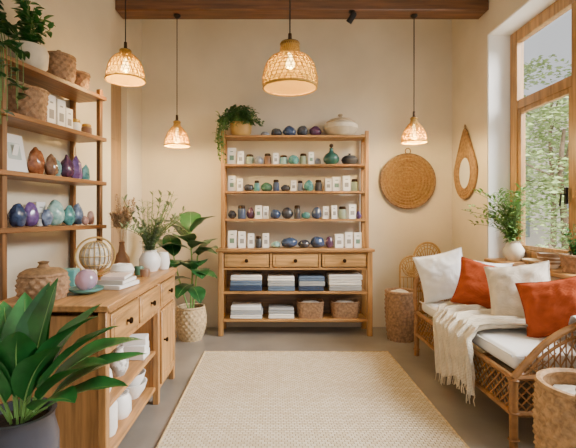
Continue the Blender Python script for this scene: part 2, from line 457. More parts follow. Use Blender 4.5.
rows={
 lv[2]:[('c',-.70,.09,.19),('c',-.60,.07,.15),('j',-.50,.09,.12,'sage'),('p',-.40,.1,.10,'grey'),('j',-.30,.08,.13,'brown'),('c',-.21,.06,.13),
        ('j',-.12,.09,.11,'aqua'),('p',-.01,.12,.11,'teal'),('j',.10,.08,.13,'sage'),('c',.185,.06,.14),('p',.265,.07,.08,'grey'),('s',.41,.19,.23,'green'),('b',.62,.19,.11)],
 lv[1]:[('c',-.70,.08,.17),('c',-.61,.06,.14),('p',-.51,.12,.09,'char'),('j',-.42,.06,.12,'teal'),('p',-.31,.14,.10,'green'),('j',-.205,.07,.13,'navy'),
        ('p',-.1,.11,.08,'char'),('c',-.01,.06,.12),('j',.065,.06,.12,'grey'),('p',.16,.11,.13,'teal'),('j',.27,.08,.13,'char'),('c',.375,.07,.14),('c',.47,.09,.16),('c',.575,.08,.17),('j',.675,.08,.14,'sage')],
 lv[0]:[('p',-.70,.1,.10,'char'),('j',-.59,.09,.15,'navy'),('p',-.49,.09,.13,'plum'),('c',-.40,.07,.15),('c',-.32,.06,.14),('p',-.215,.12,.11,'navy'),
        ('p',-.08,.14,.13,'char'),('j',.03,.07,.15,'char'),('p',.13,.11,.08,'teal'),('p',.245,.11,.14,'navy'),('c',.355,.07,.14),('c',.44,.06,.15),('j',.54,.09,.14,'sage'),('c',.64,.08,.16),('p',.72,.06,.09,'purple')],
 .936:[('c',-.69,.09,.19),('c',-.585,.08,.18),('c',-.485,.07,.16),('j',-.40,.07,.13,'char'),('c',-.32,.07,.16),('p',-.21,.11,.07,'aqua'),('p',-.06,.19,.12,'navy'),
       ('p',.105,.14,.09,'char'),('p',.255,.16,.13,'navy'),('p',.385,.09,.13,'plum'),('c',.49,.09,.15),('c',.60,.08,.17),('c',.70,.08,.17)]}
li=0
for z,items in rows.items():
    li+=1; g='goods on a shelf of the oak display unit, tier %d'%li
    for k,it in enumerate(items):
        loc=on(z,it[1],(-.02 if k%2 else .01) if z>1 else -.04)
        if it[0]=='c': carton(loc,it[2],it[3],R(random.uniform(-5,5)),lab=m_labg if k%3==0 else m_lab,grp=g+' cartons')
        elif it[0]=='p': pebble(loc,it[2],it[3],it[4],g+' stones')
        elif it[0]=='j': jar(loc,it[2],it[3],it[4],g+' jars')
        elif it[0]=='b':
            e=empty('lidded_pot','low dark glazed pot with a small lid on the shelf','pot',loc)
            b=MB(); b.lathe([(0,0),(.05,0),(.085,.03),(.095,.06),(.08,.09),(0,.09)],28); mesh('pot_body',b,glaze('char'),e)
            b=MB(); b.lathe([(.075,.0895),(.06,.105),(.015,.112),(.012,.122),(.018,.13),(0,.134)],22); mesh('lid',b,glaze('char'),e)
        elif it[0]=='s':
            e=empty('glass_bottle','dark teal round bottle with a narrow stoppered neck','bottle',loc)
            b=MB(); b.lathe([(0,0),(.05,0),(.085,.035),(.092,.075),(.07,.115),(.03,.14),(.02,.165),(.022,.185),(0,.185)],30); mesh('bottle_body',b,M('dark_teal_glass','1E4744',col2='2E6058',rough=.15,coat=.5),e)
            b=MB(); b.lathe([(.012,.184),(.012,.195),(.024,.21),(.02,.228),(0,.24)],18); mesh('stopper',b,m_brasst,e)
gt='stones along the top of the oak display unit'
for (x,w,h,c) in((-.20,.13,.10,'char'),(-.055,.15,.12,'navy'),(.09,.13,.13,'char'),(.235,.14,.12,'plum'),(-.33,.10,.06,'grey')):
    pebble(on(lv[3],x,.0),w,h,c,gt)
e=empty('lidded_pot','large beige ribbed ceramic pot with a knobbed lid','pot',on(lv[3],.52,.03))
b=MB(); b.lathe([(0,0),(.11,0),(.15,.03),(.195,.09),(.19,.13),(.15,.16),(0,.16)],36); mesh('pot_body',b,m_cream,e)
b=MB(); b.lathe([(.155,.158),(.16,.168),(.12,.195),(.05,.215),(.02,.22),(.018,.235),(.03,.25),(.02,.262),(0,.264)],30); mesh('lid',b,M('beige_lid','B8A283',rough=.6,var=.1),e)
def stemcurve(b,pts,n,size,w,mi=0,seed=0,rad=.003,el=20,pw=.75):
    rnd=random.Random(seed); P=cat(pts,6); b.tube(P,rad,5,1)
    for i in range(n):
        k=1+int((len(P)-2)*(i+.5)/n); t=(P[k]-P[k-1]); az=math.degrees(math.atan2(t.y,t.x))+(75 if i%2 else -75)+rnd.uniform(-25,25)
        b.leaf(P[k],az,rnd.uniform(el-25,el+25),size*rnd.uniform(.7,1.15),w*rnd.uniform(.8,1.1),.9,.12,mi,1,False,.2,4,.0015,pw)
e=empty('trailing_fern','green trailing fern in a mustard pot on the top shelf','plant',on(lv[3],-.6,-.0))
b=MB(); b.lathe([(0,0),(.09,0),(.115,.04),(.125,.15),(.115,.155),(.105,.13),(0,.125)],28); mesh('pot',b,M('mustard_glaze','B08A4A',rough=.5,var=.1),e)
b=MB()
rnd=random.Random(4)
for i in range(46):
    a=rnd.uniform(0,2*pi)
    if math.sin(a)>.2: a=-a
    d=rnd.uniform(.12,.25); dz=rnd.choice([.12,.04,-.05,-.2])
    if math.cos(a)>-.2: dz=max(dz,.0)
    ys=.4 if math.sin(a)>0 else .8
    stemcurve(b,[(0,0,.13),(math.cos(a)*d*.4,math.sin(a)*d*.4*ys,.24+rnd.uniform(0,.10)),(math.cos(a)*d,math.sin(a)*d*ys,.16),(math.cos(a)*d*1.15,math.sin(a)*d*ys*1.05,.12+dz)],18,.065,.024,0,i)
for i in range(12):
    x=-rnd.uniform(.17,.25); y=-rnd.uniform(-.02,.16)
    stemcurve(b,[(0,0,.13),(x*.7,y,.2),(x,y,.05),(x*1.02,y,-.15-rnd.uniform(0,.2))],20,.06,.024,0,i+90)
mesh('fronds',b,[M('fern_leaf','3F6B33',rough=.5,var=.35,vscale=12),m_stem],e)
def towels(cx,z,w,cols,grp,d=.24,t=.05,nm='folded cotton towel'):
    for k,c in enumerate(cols):
        b=MB(); ww=w*random.uniform(.94,1.0)
        for q in range(2): b.box((0,0,t*.25+q*t*.5),(ww-.004*q,d,t*.52),bev=t*.25,seg=4)
        b.box((0,.0,t*.5),(ww*.985,d*.97,t*.4),bev=.003)
        col={'navy':m_navy,'grey':m_grey,'blue':m_blu,'white':m_wht}[c]
        thing('folded_towel',b,col,'folded %s cotton towel in a stack on the lower shelf'%c,'towel',(UX+cx+random.uniform(-.006,.006),4.60,z+.0015+k*(t+.0012)),0,grp)
g='folded towels on the lower shelves'
towels(-.53,.477,.36,['navy','blue','white'],g,t=.056); towels(-.155,.477,.30,['blue','grey','white'],g,t=.052); towels(.175,.477,.28,['navy','grey','blue'],g,t=.052); towels(.545,.477,.37,['grey','white','white'],g,t=.058)
towels(-.53,.178,.35,['white','grey','white'],g,t=.045); towels(-.15,.178,.28,['white','grey'],g,t=.055)
for x,w in((.17,.33),(.55,.35)):
    b=basket_mb(.14,.155,.17,14,5,sx=w/.36,sy=.70,e=5,amp=.045,rim=.009)
    e=empty('storage_basket','rectangular woven wicker basket with linen on the bottom shelf','basket',(UX+x,4.6,.1785),0,'wicker baskets on the bottom shelf')
    mesh('basket_body',b,m_wickr,e)
    b=MB(); b.blob((0,0,.12),(w*.4,.08,.06),.1,3); mesh('linen_filling',b,m_wht,e)

# ------------------------------------------------------------ wall decorations
b=MB()
def tray(u,v):
    r=.31*v; a=2*pi*u; q=abs(math.sin(pi*v*9))**.7
    return (r*math.cos(a),-.014-.02*v**4-.012*q-(.003*math.cos(a*44)*q if v>.1 else 0),r*math.sin(a))
b.grid(tray,216,90)
b.tube([(.31*math.cos(2*pi*i/48),-.035,.31*math.sin(2*pi*i/48)) for i in range(48)],.013,8,1,closed=True)
b.tube([(.03*math.cos(2*pi*i/16),-.03,.345+.035*math.sin(2*pi*i/16)) for i in range(16)],.006,6,1,closed=True)
thing('woven_wall_tray',b,[M('seagrass','8A6A44',rough=.9,var=.22,vscale=50,bump=.3,bscale=90,spec=.1),m_wickd],'round flat woven seagrass tray hanging on the wall','wall decor',(1.555,4.826,1.69))
e=empty('teardrop_mirror','teardrop shaped wicker framed mirror hanging on the wall','mirror',(2.078,4.47,1.36))
def tear(t):
    a=2*pi*t; ca=math.cos(a)
    return Vector((0,.25*math.sin(a)*(1 if ca>0 else 1-.62*abs(ca)**1.2),.42-.30*ca+(0 if ca>0 else .14*abs(ca)**1.5)))
b=MB()
outer=[tear(i/64) for i in range(64)]
ov=lambda i:Vector((0,.145*math.sin(2*pi*i/64),.39-.175*math.cos(2*pi*i/64)))
vs=[];fs=[]
for k in range(9):
    q=k/8
    for i in range(64):
        p=outer[i].lerp(ov(i),q); vs.append((-.014-.012*math.sin(pi*q)-.006*(k%2),p.y,p.z))
for k in range(8):
    for i in range(64): fs.append([k*64+i,k*64+(i+1)%64,(k+1)*64+(i+1)%64,(k+1)*64+i])
b.add(vs,fs)
b.tube([Vector((-.015,p.y,p.z)) for p in outer],.014,6,0,closed=True); b.tube([Vector((-.02,ov(i).y,ov(i).z)) for i in range(64)],.012,6,0,closed=True)
b.tube([(-.015,0,.86),(-.015,.02,.885),(-.015,0,.91),(-.015,-.02,.885)],.005,5,0,closed=True)
mesh('wicker_frame',b,M('frame_wicker','927048',rough=.75,var=.3,vscale=30,bump=.2),e)
b=MB(); b.add([(-.016,0,.39)]+[(-.016,ov(i).y,ov(i).z) for i in range(64)],[[0,1+i,1+(i+1)%64] for i in range(64)]); mesh('mirror_glass',b,m_mirror,e)

# ------------------------------------------------------------ pendants
def gauze(name,c1,c2,tf):
    m=bpy.data.materials.new(name); m.use_nodes=True; nt=m.node_tree; nt.nodes.clear()
    o_=nt.nodes.new('ShaderNodeOutputMaterial'); mx=nt.nodes.new('ShaderNodeMixShader'); t_=nt.nodes.new('ShaderNodeBsdfTranslucent'); d_=nt.nodes.new('ShaderNodeBsdfDiffuse')
    mx2=nt.nodes.new('ShaderNodeMixShader'); tr=nt.nodes.new('ShaderNodeBsdfTransparent')
    t_.inputs[0].default_value=lin(c1); d_.inputs[0].default_value=lin(c2); mx.inputs[0].default_value=.5; mx2.inputs[0].default_value=tf
    nt.links.new(t_.outputs[0],mx.inputs[1]); nt.links.new(d_.outputs[0],mx.inputs[2]); nt.links.new(mx.outputs[0],mx2.inputs[1]); nt.links.new(tr.outputs[0],mx2.inputs[2]); nt.links.new(mx2.outputs[0],o_.inputs[0])
    return m
m_lin=gauze('lamp_gauze','D4A83A','C8A040',.45); m_lin2=gauze('amber_lamp_gauze','B07C22','C0933A',.30)
m_bamb=M('bamboo_lattice','A87E2E',rough=.6,var=.2,vscale=30)
m_bulb=M('glowing_bulb','FFE08C',emit=16,var=.0)
def pendant(loc,prof,top,label,energy,n=18,tw=.9,br=.0026,cap=.035,low=False):
    x,y,z=loc; H=prof[-1][1]
    e=empty('pendant_lamp',label,'lamp',loc)
    S=cat([(r,0,zz) for r,zz in prof],5)
    b=MB()
    for sgn in(1,-1):
        for k in range(n):
            pts=[]
            for i,p in enumerate(S):
                a=2*pi*k/n+sgn*tw*i/len(S); pts.append((p.x*math.cos(a),p.x*math.sin(a),p.z))
            b.tube(pts,br,4)
    for i in list(range(0,len(S),2))+[len(S)-1]:
        p=S[i]; b.tube([((p.x+.001)*math.cos(2*pi*k/32),(p.x+.001)*math.sin(2*pi*k/32),p.z) for k in range(32)],br*(2.6 if i==0 or i==len(S)-1 else .8),5,0,closed=True)
    mesh('lamp_shade',b,m_bamb,e)
    b=MB(); b.lathe([(p.x-.004,p.z) for p in S],32); mesh('shade_liner',b,m_lin2 if low else m_lin,e)
    b=MB(); b.lathe([(0,H+.07),(.012,H+.07),(.014,H+.02),(prof[-1][0]*1.04,H+.01),(prof[-1][0]*1.04,H-.012),(.018,H-.012),(.018,H-.06),(0,H-.06)],20); mesh('lamp_cap',b,m_brasst,e)
    b=MB(); b.tube([(0,0,H+.06),(0,0,top-z-.01)],.005,6); mesh('cord',b,m_cord,e)
    b=MB(); b.lathe([(0,top-z-.035),(cap*.5,top-z-.03),(cap,top-z-.012),(cap,top-z-.001),(0,top-z-.001)],20); mesh('ceiling_rose',b,m_black,e)
    zb=.02 if low else max(.04,H-.17)
    b=MB(); b.lathe([(0,zb),(.024,zb+.008),(.035,zb+.032),(.026,zb+.06),(.014,zb+.085),(.012,H-.05),(0,H-.05)],18); mesh('bulb',b,m_bulb,e)
    l=bpy.data.lights.new('lamp_light','POINT'); l.energy=energy; l.color=(1,.70,.30); l.shadow_soft_size=.03
    finish(bpy.data.objects.new('lamp_light',l),e,(0,0,-.02 if low else max(.005,zb-.04)))
    return e
pendant((.114,2.8,2.155),[(.178,0),(.185,.03),(.180,.09),(.160,.155),(.125,.20),(.085,.215),(.070,.225),(.066,.25),(.060,.295)],3.9,'large woven bamboo dome pendant lamp glowing warm',12,30,1.2)
pendant((-1.17,3.3,2.37),[(.150,0),(.142,.06),(.122,.13),(.085,.18),(.045,.21),(.04,.23)],3.9,'bell shaped woven bamboo pendant lamp glowing near the shelves',20,26)
pendant((-.946,4.1,1.985),[(.120,0),(.116,.05),(.09,.12),(.055,.17),(.035,.19),(.03,.23)],3.27,'small woven bell pendant lamp hung from the beam',42,20,br=.003,low=True)
pendant((1.39,4.1,2.02),[(.118,0),(.118,.05),(.09,.12),(.055,.17),(.035,.19),(.03,.23)],3.27,'small woven bell pendant lamp hung above the daybed end',42,20,br=.003,low=True)
e=empty('spotlight','small black metal spotlight fixed under the timber beam','spotlight',(.76,4.02,3.27))
b=MB(); b.lathe([(0,-.012),(.03,-.012),(.03,-.001),(0,-.001)],18); b.tube([(0,0,-.01),(0,0,-.05)],.006); mesh('bracket',b,m_black,e)
b=MB(); X4=Matrix.Translation((0,0,-.065))@Matrix.Rotation(R(35),4,'Y')@Matrix.Rotation(R(25),4,'X'); b.lathe([(0,.06),(.02,.055),(.028,.04),(.03,-.05),(.024,-.05),(.02,-.03),(0,-.03)],18,0,X4); mesh('lamp_head',b,m_black,e)

# ------------------------------------------------------------ left shelf unit
RZ=R(75.5); LO=Vector((-1.36,3.335,0))
LU=empty('wall_shelf_unit','dark honey wooden open shelf unit standing against the wall','shelf',tuple(LO),RZ)
lz=[1.22,1.564,1.916,2.244]
for x in(-.02,-.9):
    for y in(.02,.27):
        b=MB(); b.box((x,y,1.15),(.036,.036,2.3),bev=.004); mesh('post',b,walnut('z'),LU)
for z in lz:
    b=MB(); b.box((-.58,.145,z-.013),(1.20,.21,.026),bev=.004); b.box((-.58,.012,z-.013),(1.20,.06,.03),bev=.003); mesh('shelf',b,wood('shelf_honey','885A2F','x'),LU)
for x in(-.02,-.9):
    b=MB(); b.box((x,.145,.25),(.03,.22,.04),bev=.003); mesh('side_rail',b,walnut('y'),LU)
ML=Matrix.Translation(LO)@Matrix.Rotation(RZ,4,'Z')
def lp(s,z,d=.13): return tuple(ML@Vector((-s,d,z+.0024)))
g='polished stones on the lowest open shelf'
for s,w,h,c,d,tp,am in((.83,.12,.16,'plum',.13,.2,.1),(.705,.12,.15,'navy',.11,.12,.12),(.585,.115,.17,'purple',.13,.3,.08),(.485,.085,.12,'slate',.09,.1,.14),(.365,.15,.19,'aqua',.13,.18,.06),(.235,.11,.155,'teal',.13,.3,.12),(.125,.1,.17,'slate',.14,.35,.1),(.155,.06,.07,'rose',.045,.05,.1),(.05,.07,.11,'rose',.08,.2,.1)):
    pebble(lp(s,lz[0],d),w,h,c,g,RZ,amp=am,tp=tp)
carton(lp(.44,lz[0],.21),.08,.17,RZ,label='white product carton behind stones on the shelf')
g='crystals on the middle open shelf'
for s,w,h,c,d in((.545,.12,.20,'rust',.13),(.445,.095,.16,'brown',.09),(.355,.10,.15,'aqua',.14),(.26,.11,.18,'plum',.12),(.155,.11,.20,'purple',.13),(.062,.08,.14,'teal',.12)):
    if c in('purple','teal'): crystal(lp(s,lz[1],d),w,h,c,g,RZ)
    else: pebble(lp(s,lz[1],d),w,h,c,g,RZ,amp=.14,tp=.2)
b=MB(); Xt=Matrix.Rotation(R(-12),4,'X'); b.box((0,0,.135),(.17,.008,.26),bev=.001,X=Xt); b.box((0,-.005,.15),(.10,.002,.11),mi=1,bev=0,X=Xt); b.box((0,.05,.09),(.04,.004,.19),bev=.001,X=Matrix.Rotation(R(14),4,'X'))
thing('display_card',b,[m_box,M('card_picture','C8CFC4',rough=.6,col2='A8B5B0',vscale=9)],'white picture card propped upright on the shelf','card',lp(.70,lz[1],.12),RZ)
# tier 3
e=empty('woven_basket','round brown woven basket on the upper open shelf','basket',lp(.60,lz[2],.14))
mesh('basket_body',basket_mb(.10,.122,.21,14,6),m_wickr,e)
for s,w,h in((.43,.08,.23),(.335,.08,.22),(.25,.07,.18)): carton(lp(s,lz[2]),w,h,RZ,grp='white cartons on the upper open shelf',label='tall white product carton on the open shelf')
jar(lp(.16,lz[2]),.08,.12,'white',None,m_brass); jar(lp(.07,lz[2],.1),.08,.10,'brown',None,m_brass)
# top tier
e=empty('woven_basket','lidded round wicker basket on the top shelf','basket',lp(.33,lz[3],.13))
mesh('basket_body',basket_mb(.09,.108,.20,14,6,belly=.01),m_wickr,e)
b=MB(); b.lathe([(.114,.198),(.116,.212),(.06,.235),(.02,.242),(.015,.258),(0,.26)],24); mesh('lid',b,m_wickr,e)
e=empty('woven_basket','small brown round wicker basket on the top shelf','basket',lp(.13,lz[3],.12))
mesh('basket_body',basket_mb(.06,.075,.14,12,5),m_wickr,e)
b=MB(); b.lathe([(.08,.14),(.078,.155),(.03,.17),(0,.175)],20); mesh('lid',b,m_wickr,e)
e=empty('potted_leafy_plant','leafy green plant in a pale ceramic pot on the top shelf','plant',lp(.60,lz[3],.13),RZ)
b=MB(); b.lathe([(0,0),(.07,0),(.115,.05),(.122,.14),(.105,.18),(.095,.18),(.085,.14),(0,.135)],28); mesh('pot',b,m_cream,e)
b=MB(); rnd=random.Random(9)
for i in range(20):
    a=rnd.uniform(-pi,pi); d=rnd.uniform(.06,.24); hh=rnd.uniform(.12,.42)
    if math.sin(a)>0: d*=.4
    dx=math.cos(a)*d; dy=math.sin(a)*d
    if dx>0: dx*=.55
    stemcurve(b,[(0,0,.14),(dx*.4,dy*.4,.16+hh*.6),(dx,dy,.17+hh)],9,.095,.04,0,i,.0025,30,.6)
mesh('leaves',b,[m_leaf,m_stem],e)
e=empty('trailing_pothos','trailing pothos plant in a dark woven pot on the top shelf','plant',lp(.98,lz[3],.13),RZ)
mesh('pot',basket_mb(.08,.1,.15,14,5),m_wickd,e)
b=MB(); rnd=random.Random(19)
for i in range(20):
    a=rnd.uniform(-pi,0) if i%2 else rnd.uniform(-pi,pi); d=rnd.uniform(.1,.18); hh=rnd.uniform(.05,.28)
    if math.sin(a)>0: d*=.35
    dx=math.cos(a)*d; dy=math.sin(a)*d
    if i%3==0: pts=[(0,0,.12),(dx*.4,dy*.4,.12+hh*.7),(dx,dy,.15+hh)]
    else: pts=[(0,0,.12),(dx*.5,dy*.5,.25),(dx,min(dy,-.16),.1),(dx,min(dy,-.18),-.12-hh*1.1)]
    stemcurve(b,pts,10,.1,.055,0,i+50,.0025,10,.6)
mesh('vines',b,[m_leafb,m_stem],e)

# ------------------------------------------------------------ sideboard
S=empty('sideboard','honey wooden sideboard with drawers and open shelves','cabinet',(-1.06,2.645,0))
b=MB(); b.box((0,0,.86),(.58,1.39,.034),bev=.006); mesh('table_top',b,oak2('y'),S)
b=MB()
for y in(-.665,.225,.665):
    b.box((.255,y,.42),(.04,.045,.842),bev=.004)
    b.box((-.26,y,.42),(.04,.045,.842),bev=.004)
b.box((0,-.665,.49),(.50,.022,.66),bev=.002); b.box((0,.225,.47),(.50,.02,.72),bev=.002); b.box((0,.665,.47),(.50,.022,.72),bev=.002)
b.box((-.262,0,.48),(.012,1.34,.7),bev=.001)
b.box((.26,0,.834),(.03,1.33,.016),bev=.002); b.box((.255,-.22,.645),(.035,.87,.024),bev=.002); b.box((.255,.445,.645),(.03,.42,.02),bev=.002); b.box((.255,.445,.1),(.03,.42,.03),bev=.002); b.box((0,-.22,.645),(.5,.87,.012),bev=.001)
b.box((.26,-.22,.735),(.03,.02,.19),bev=.002)
mesh('cabinet_body',b,oak2('z'),S)
for z in(.37,.12):
    b=MB(); b.box((0,-.22,z-.012),(.51,.85,.024),bev=.003); mesh('shelf',b,oak2('y'),S)
for (y,w,z,h) in((-.438,.40,.741,.155),(-.003,.40,.741,.155),(.445,.385,.741,.155)):
    b=MB(); b.box((.272,y,z),(.02,w,h),bev=.004); b.box((.283,y,z),(.006,w-.06,h-.05),bev=.003)
    d=mesh('drawer',b,wood('pine_light','B28550','y'),S)
    b=MB(); X4=Matrix.Translation((.285,y,z))@Matrix.Rotation(pi/2,4,'Y'); b.lathe([(.007,0),(.007,.012),(.018,.02),(.016,.03),(0,.034)],14,0,X4); mesh('knob',b,m_brasst,d)
b=MB(); b.box((.272,.445,.375),(.02,.385,.51),bev=.004)
for yy,ww in((.275,.05),(.615,.05)): b.box((.283,yy,.375),(.01,ww,.5),bev=.003)
for zz in(.15,.6): b.box((.283,.445,zz),(.01,.3,.05),bev=.003)
d=mesh('door',b,wood('pine_light','B28550','z'),S)
b=MB(); X4=Matrix.Translation((.288,.30,.42))@Matrix.Rotation(pi/2,4,'Y'); b.lathe([(.007,0),(.007,.012),(.016,.02),(.014,.03),(0,.033)],14,0,X4); mesh('handle',b,m_brasst,d)
z1=.3705; z0=.1205
def vase(loc,prof,mat,label,name='vase',grp=None,seg=30,catg='vase'):
    b=MB(); b.lathe(prof,seg); return thing(name,b,mat,label,catg,loc,0,grp)
vase((-.90,2.42,z1),[(0,0),(.035,0),(.055,.04),(.058,.08),(.03,.13),(.026,.15),(.034,.17),(.026,.17),(.02,.14),(0,.13)],M('patterned_ceramic','E6E0D8',col2='A9A39B',vscale=30,rough=.5,sharp=True),'white and grey patterned ceramic vase on the sideboard shelf')
for k in range(3):
    b=MB(); b.box((0,0,.0225),(.17,.13-.01*k,.045),bev=.003); thing('white_box',b,m_box,'white cardboard box stacked on the sideboard shelf','box',(-.91,2.72,z1+.0005+k*.0462),R(4*k),'stacked white boxes in the sideboard')
for k,(w,h) in enumerate(((.2,.1),(.18,.1))): bowl((-.92,2.7,z0+k*.06),w,h,m_white,'nested white bowls in the sideboard','white ceramic bowl nested on the bottom shelf')
vase((-.9,2.44,z0),[(0,0),(.05,0),(.068,.03),(.066,.1),(.05,.13),(.055,.14),(.045,.14),(.04,.12),(0,.1)],m_white,'squat glossy white pot on the bottom shelf','ceramic_pot',catg='pot')
vase((-.9,2.24,z0),[(0,0),(.05,0),(.06,.03),(.06,.16),(.045,.18),(.05,.2),(.04,.2),(.036,.17),(0,.1)],m_whitem,'tall matte white jar on the bottom shelf','ceramic_jar',catg='jar')
vase((-.9,2.18,z1),[(0,0),(.045,0),(.06,.05),(.05,.11),(.03,.14),(.036,.15),(.03,.15),(.02,.13),(0,.1)],m_whitem,'matte white round vase on the sideboard shelf')
T=.878
e=empty('lidded_basket','round brown woven basket with flat lid on the sideboard','basket',(-1.17,2.12,T))
mesh('basket_body',basket_mb(.10,.105,.12,16,5,belly=.012,amp=.07),m_wickr,e)
b=MB(); b.lathe([(.105,.12),(.108,.132),(.08,.148),(.03,.155),(.02,.172),(.028,.184),(0,.19)],26); mesh('lid',b,m_wickd,e)
thing('teal_box',MB().box((0,0,.05),(.14,.11,.10),bev=.008,seg=3),glaze('teal'),'glossy teal ceramic box on the sideboard','box',(-1.24,2.48,T),R(10))
b=MB(); b.lathe([(0,0),(.04,0),(.085,.018),(.09,.03),(.08,.026),(0,.012)],28); thing('trinket_dish',b,glaze('teal'),'shallow teal dish under a pink sphere on the sideboard','dish',(-1.01,2.25,T))
b=MB(); b.blob((0,0,.058),(.058,.058,.058),0,1,nu=28,nv=18); thing('glass_sphere',b,M('pink_glass','E0BCD2',rough=.08,var=.08,trans=.55,coat=.5),'clear pink glass sphere resting in a dish','sphere',(-1.01,2.25,T+.0135))
e=empty('globe_ornament','round pale carved globe held in a brass ring stand','ornament',(-1.22,2.86,T),R(35))
m_wire=M('pale_brass','C4A468',rough=.35,metal=.6,var=.05)
b=MB()
for k in range(9):
    q=pi*k/9; b.tube([(.104*math.cos(2*pi*i/36)*math.cos(q),.104*math.cos(2*pi*i/36)*math.sin(q)*.6,.14+.104*math.sin(2*pi*i/36)) for i in range(36)],.003,5,0,closed=True)
for zz in(-.06,0,.06):
    rr=math.sqrt(.104**2-zz*zz); b.tube([(rr*math.cos(2*pi*i/36),rr*.6*math.sin(2*pi*i/36),.14+zz) for i in range(36)],.003,5,0,closed=True)
b.tube([(.128*math.cos(2*pi*i/40),0,.14+.128*math.sin(2*pi*i/40)) for i in range(40)],.007,6,0,closed=True)
mesh('ring',b,m_wire,e)
b=MB(); b.blob((0,0,.14),(.10,.058,.10),.03,4,nu=26,nv=16); mesh('globe',b,M('carved_shell','D8CCB8',col2='B4AE9E',rough=.6,vscale=26,sharp=True),e)
b=MB(); b.lathe([(0,0),(.05,0),(.05,.008),(.012,.014),(0,.016)],22); mesh('stand',b,m_brass,e)
for k,(w,d,t,m_) in enumerate(((.22,.16,.026,m_wht),(.2,.15,.024,M('grey_book_cover','B9B2A6',rough=.7)),(.18,.13,.02,M('pink_book_cover','D4BFB4',rough=.7)))):
    b=MB(); b.box((0,0,t/2),(w,d,t),bev=.002,mi=0); b.box((.003,-.003,t/2),(w,d,t*.7),bev=.001,mi=1)
    thing('book',b,[m_,m_box],'pale hardback book lying in a stack on the sideboard','book',(-.92,2.45,T+.0005+sum((.0265,.0245,.02)[:k])),R(80+8*k),'books stacked on the sideboard')
vase((-1.0,2.76,T),[(0,0),(.04,0),(.07,.03),(.078,.06),(.06,.095),(.035,.1),(.03,.09),(0,.08)],m_whitem,'squat matte white pot on the sideboard','ceramic_pot',catg='pot')
vase((-1.17,2.64,T),[(0,0),(.045,0),(.05,.02),(.05,.06),(.045,.07),(0,.07)],m_cream,'small beige candle pot on the sideboard','candle_pot',catg='candle')
vase((-.95,2.95,T),[(0,0),(.03,0),(.034,.05),(.03,.06),(0,.062)],glaze('green'),'small green glass candle on the sideboard','candle',catg='candle')
vase((-.88,2.86,T),[(0,0),(.03,0),(.034,.04),(.03,.05),(0,.052)],glaze('brown'),'small amber glass candle on the sideboard','candle',catg='candle')
e=empty('dried_grass_vase','tan bottle vase holding fluffy beige dried pampas grass','vase',(-1.17,3.22,T))
b=MB(); b.lathe([(0,0),(.045,0),(.06,.03),(.058,.09),(.025,.14),(.018,.2),(.024,.215),(.016,.215),(.012,.15),(0,.1)],26); mesh('vase_body',b,M('tan_clay','9A7250',rough=.45,var=.2),e)
b=MB(); rnd=random.Random(3)
for i in range(13):
    a=rnd.uniform(0,2*pi); d=rnd.uniform(.03,.14); h=rnd.uniform(.40,.60)
    P=cat([(0,0,.15),(math.cos(a)*d*.3,math.sin(a)*d*.3,.28),(math.cos(a)*d,math.sin(a)*d,h)],5); b.tube(P,.0018,4)
    for k in range(120):
        s_=rnd.random(); q=P[6].lerp(P[-1],s_)
        b.leaf(q,rnd.uniform(0,360),rnd.uniform(10,75),.06*(1.05-s_*.6),.008,.8,0,rib=False,n=1)
mesh('dried_grass',b,m_dry,e)
e=empty('leafy_vase','white ceramic vase with airy green branches on the sideboard','vase',(-.93,3.14,T))
b=MB(); b.lathe([(0,0),(.055,0),(.078,.04),(.08,.09),(.06,.13),(.048,.145),(.055,.158),(.044,.158),(.035,.135),(0,.1)],28); mesh('vase_body',b,m_white,e)
b=MB(); rnd=random.Random(5)
for i in range(36):
    a=rnd.uniform(0,2*pi); d=rnd.uniform(.05,.27); h=rnd.uniform(.30,.62)
    stemcurve(b,[(0,0,.12),(math.cos(a)*d*.3,math.sin(a)*d*.3,.26),(math.cos(a)*d,math.sin(a)*d,h)],20,.065,.017,0,i,.0018,50)
mesh('branches',b,[M('olive_leaf','7E9068',rough=.6,var=.3),m_stem],e)
vase((-.86,3.26,T),[(0,0),(.04,0),(.05,.05),(.045,.1),(.035,.13),(.03,.13),(0,.09)],m_white,'small white ceramic vase beside the leafy vase')

# ------------------------------------------------------------ plants on the floor
e=empty('potted_rubber_plant','tall broad leaved plant in a woven pot beside the shelves','plant',(-.86,4.36,0))
mesh('pot',basket_mb(.11,.14,.34,18,10,belly=.03,amp=.045),m_wickl,e)
b=MB(); b.lathe([(0,.3),(.13,.3),(.13,.295)],24); mesh('soil',b,m_soil,e)
b=MB()
stems=[((0,0,.3),(.02,-.03,.7),(.0,-.05,1.12)),((.02,0,.3),(.06,-.05,.6),(.08,-.06,.88)),((-.02,0,.3),(-.1,-.06,.6),(-.16,-.08,.86)),((0,-.02,.3),(.02,-.1,.5),(.05,-.16,.72))]
for s_ in stems: b.tube(cat(s_,5),.009,6,1)
spec=[(0,1.10,100,66,.40,.23),(0,1.08,175,46,.42,.23),(0,1.10,-15,60,.36,.23),(0,1.0,-100,42,.42,.23),(0,.92,200,28,.40,.23),(0,.95,-50,40,.38,.23),(0,.9,-15,28,.30,.2),(0,.8,-120,24,.38,.22),(0,.98,150,62,.38,.2),
 (1,.88,30,62,.30,.2),(1,.86,-40,45,.34,.21),(1,.78,-75,30,.34,.2),(1,.72,-70,18,.33,.2),(1,.68,-10,14,.24,.18),
 (2,.86,150,56,.38,.21),(2,.84,120,72,.36,.2),(2,.80,205,26,.36,.21),(2,.72,245,12,.35,.2),(2,.64,190,0,.32,.19),(2,.75,-80,35,.36,.2),
 (3,.72,-90,48,.34,.21),(3,.68,-30,26,.28,.19),(3,.64,215,18,.34,.2),(3,.60,-110,6,.30,.19),(3,.56,-60,0,.30,.18)]
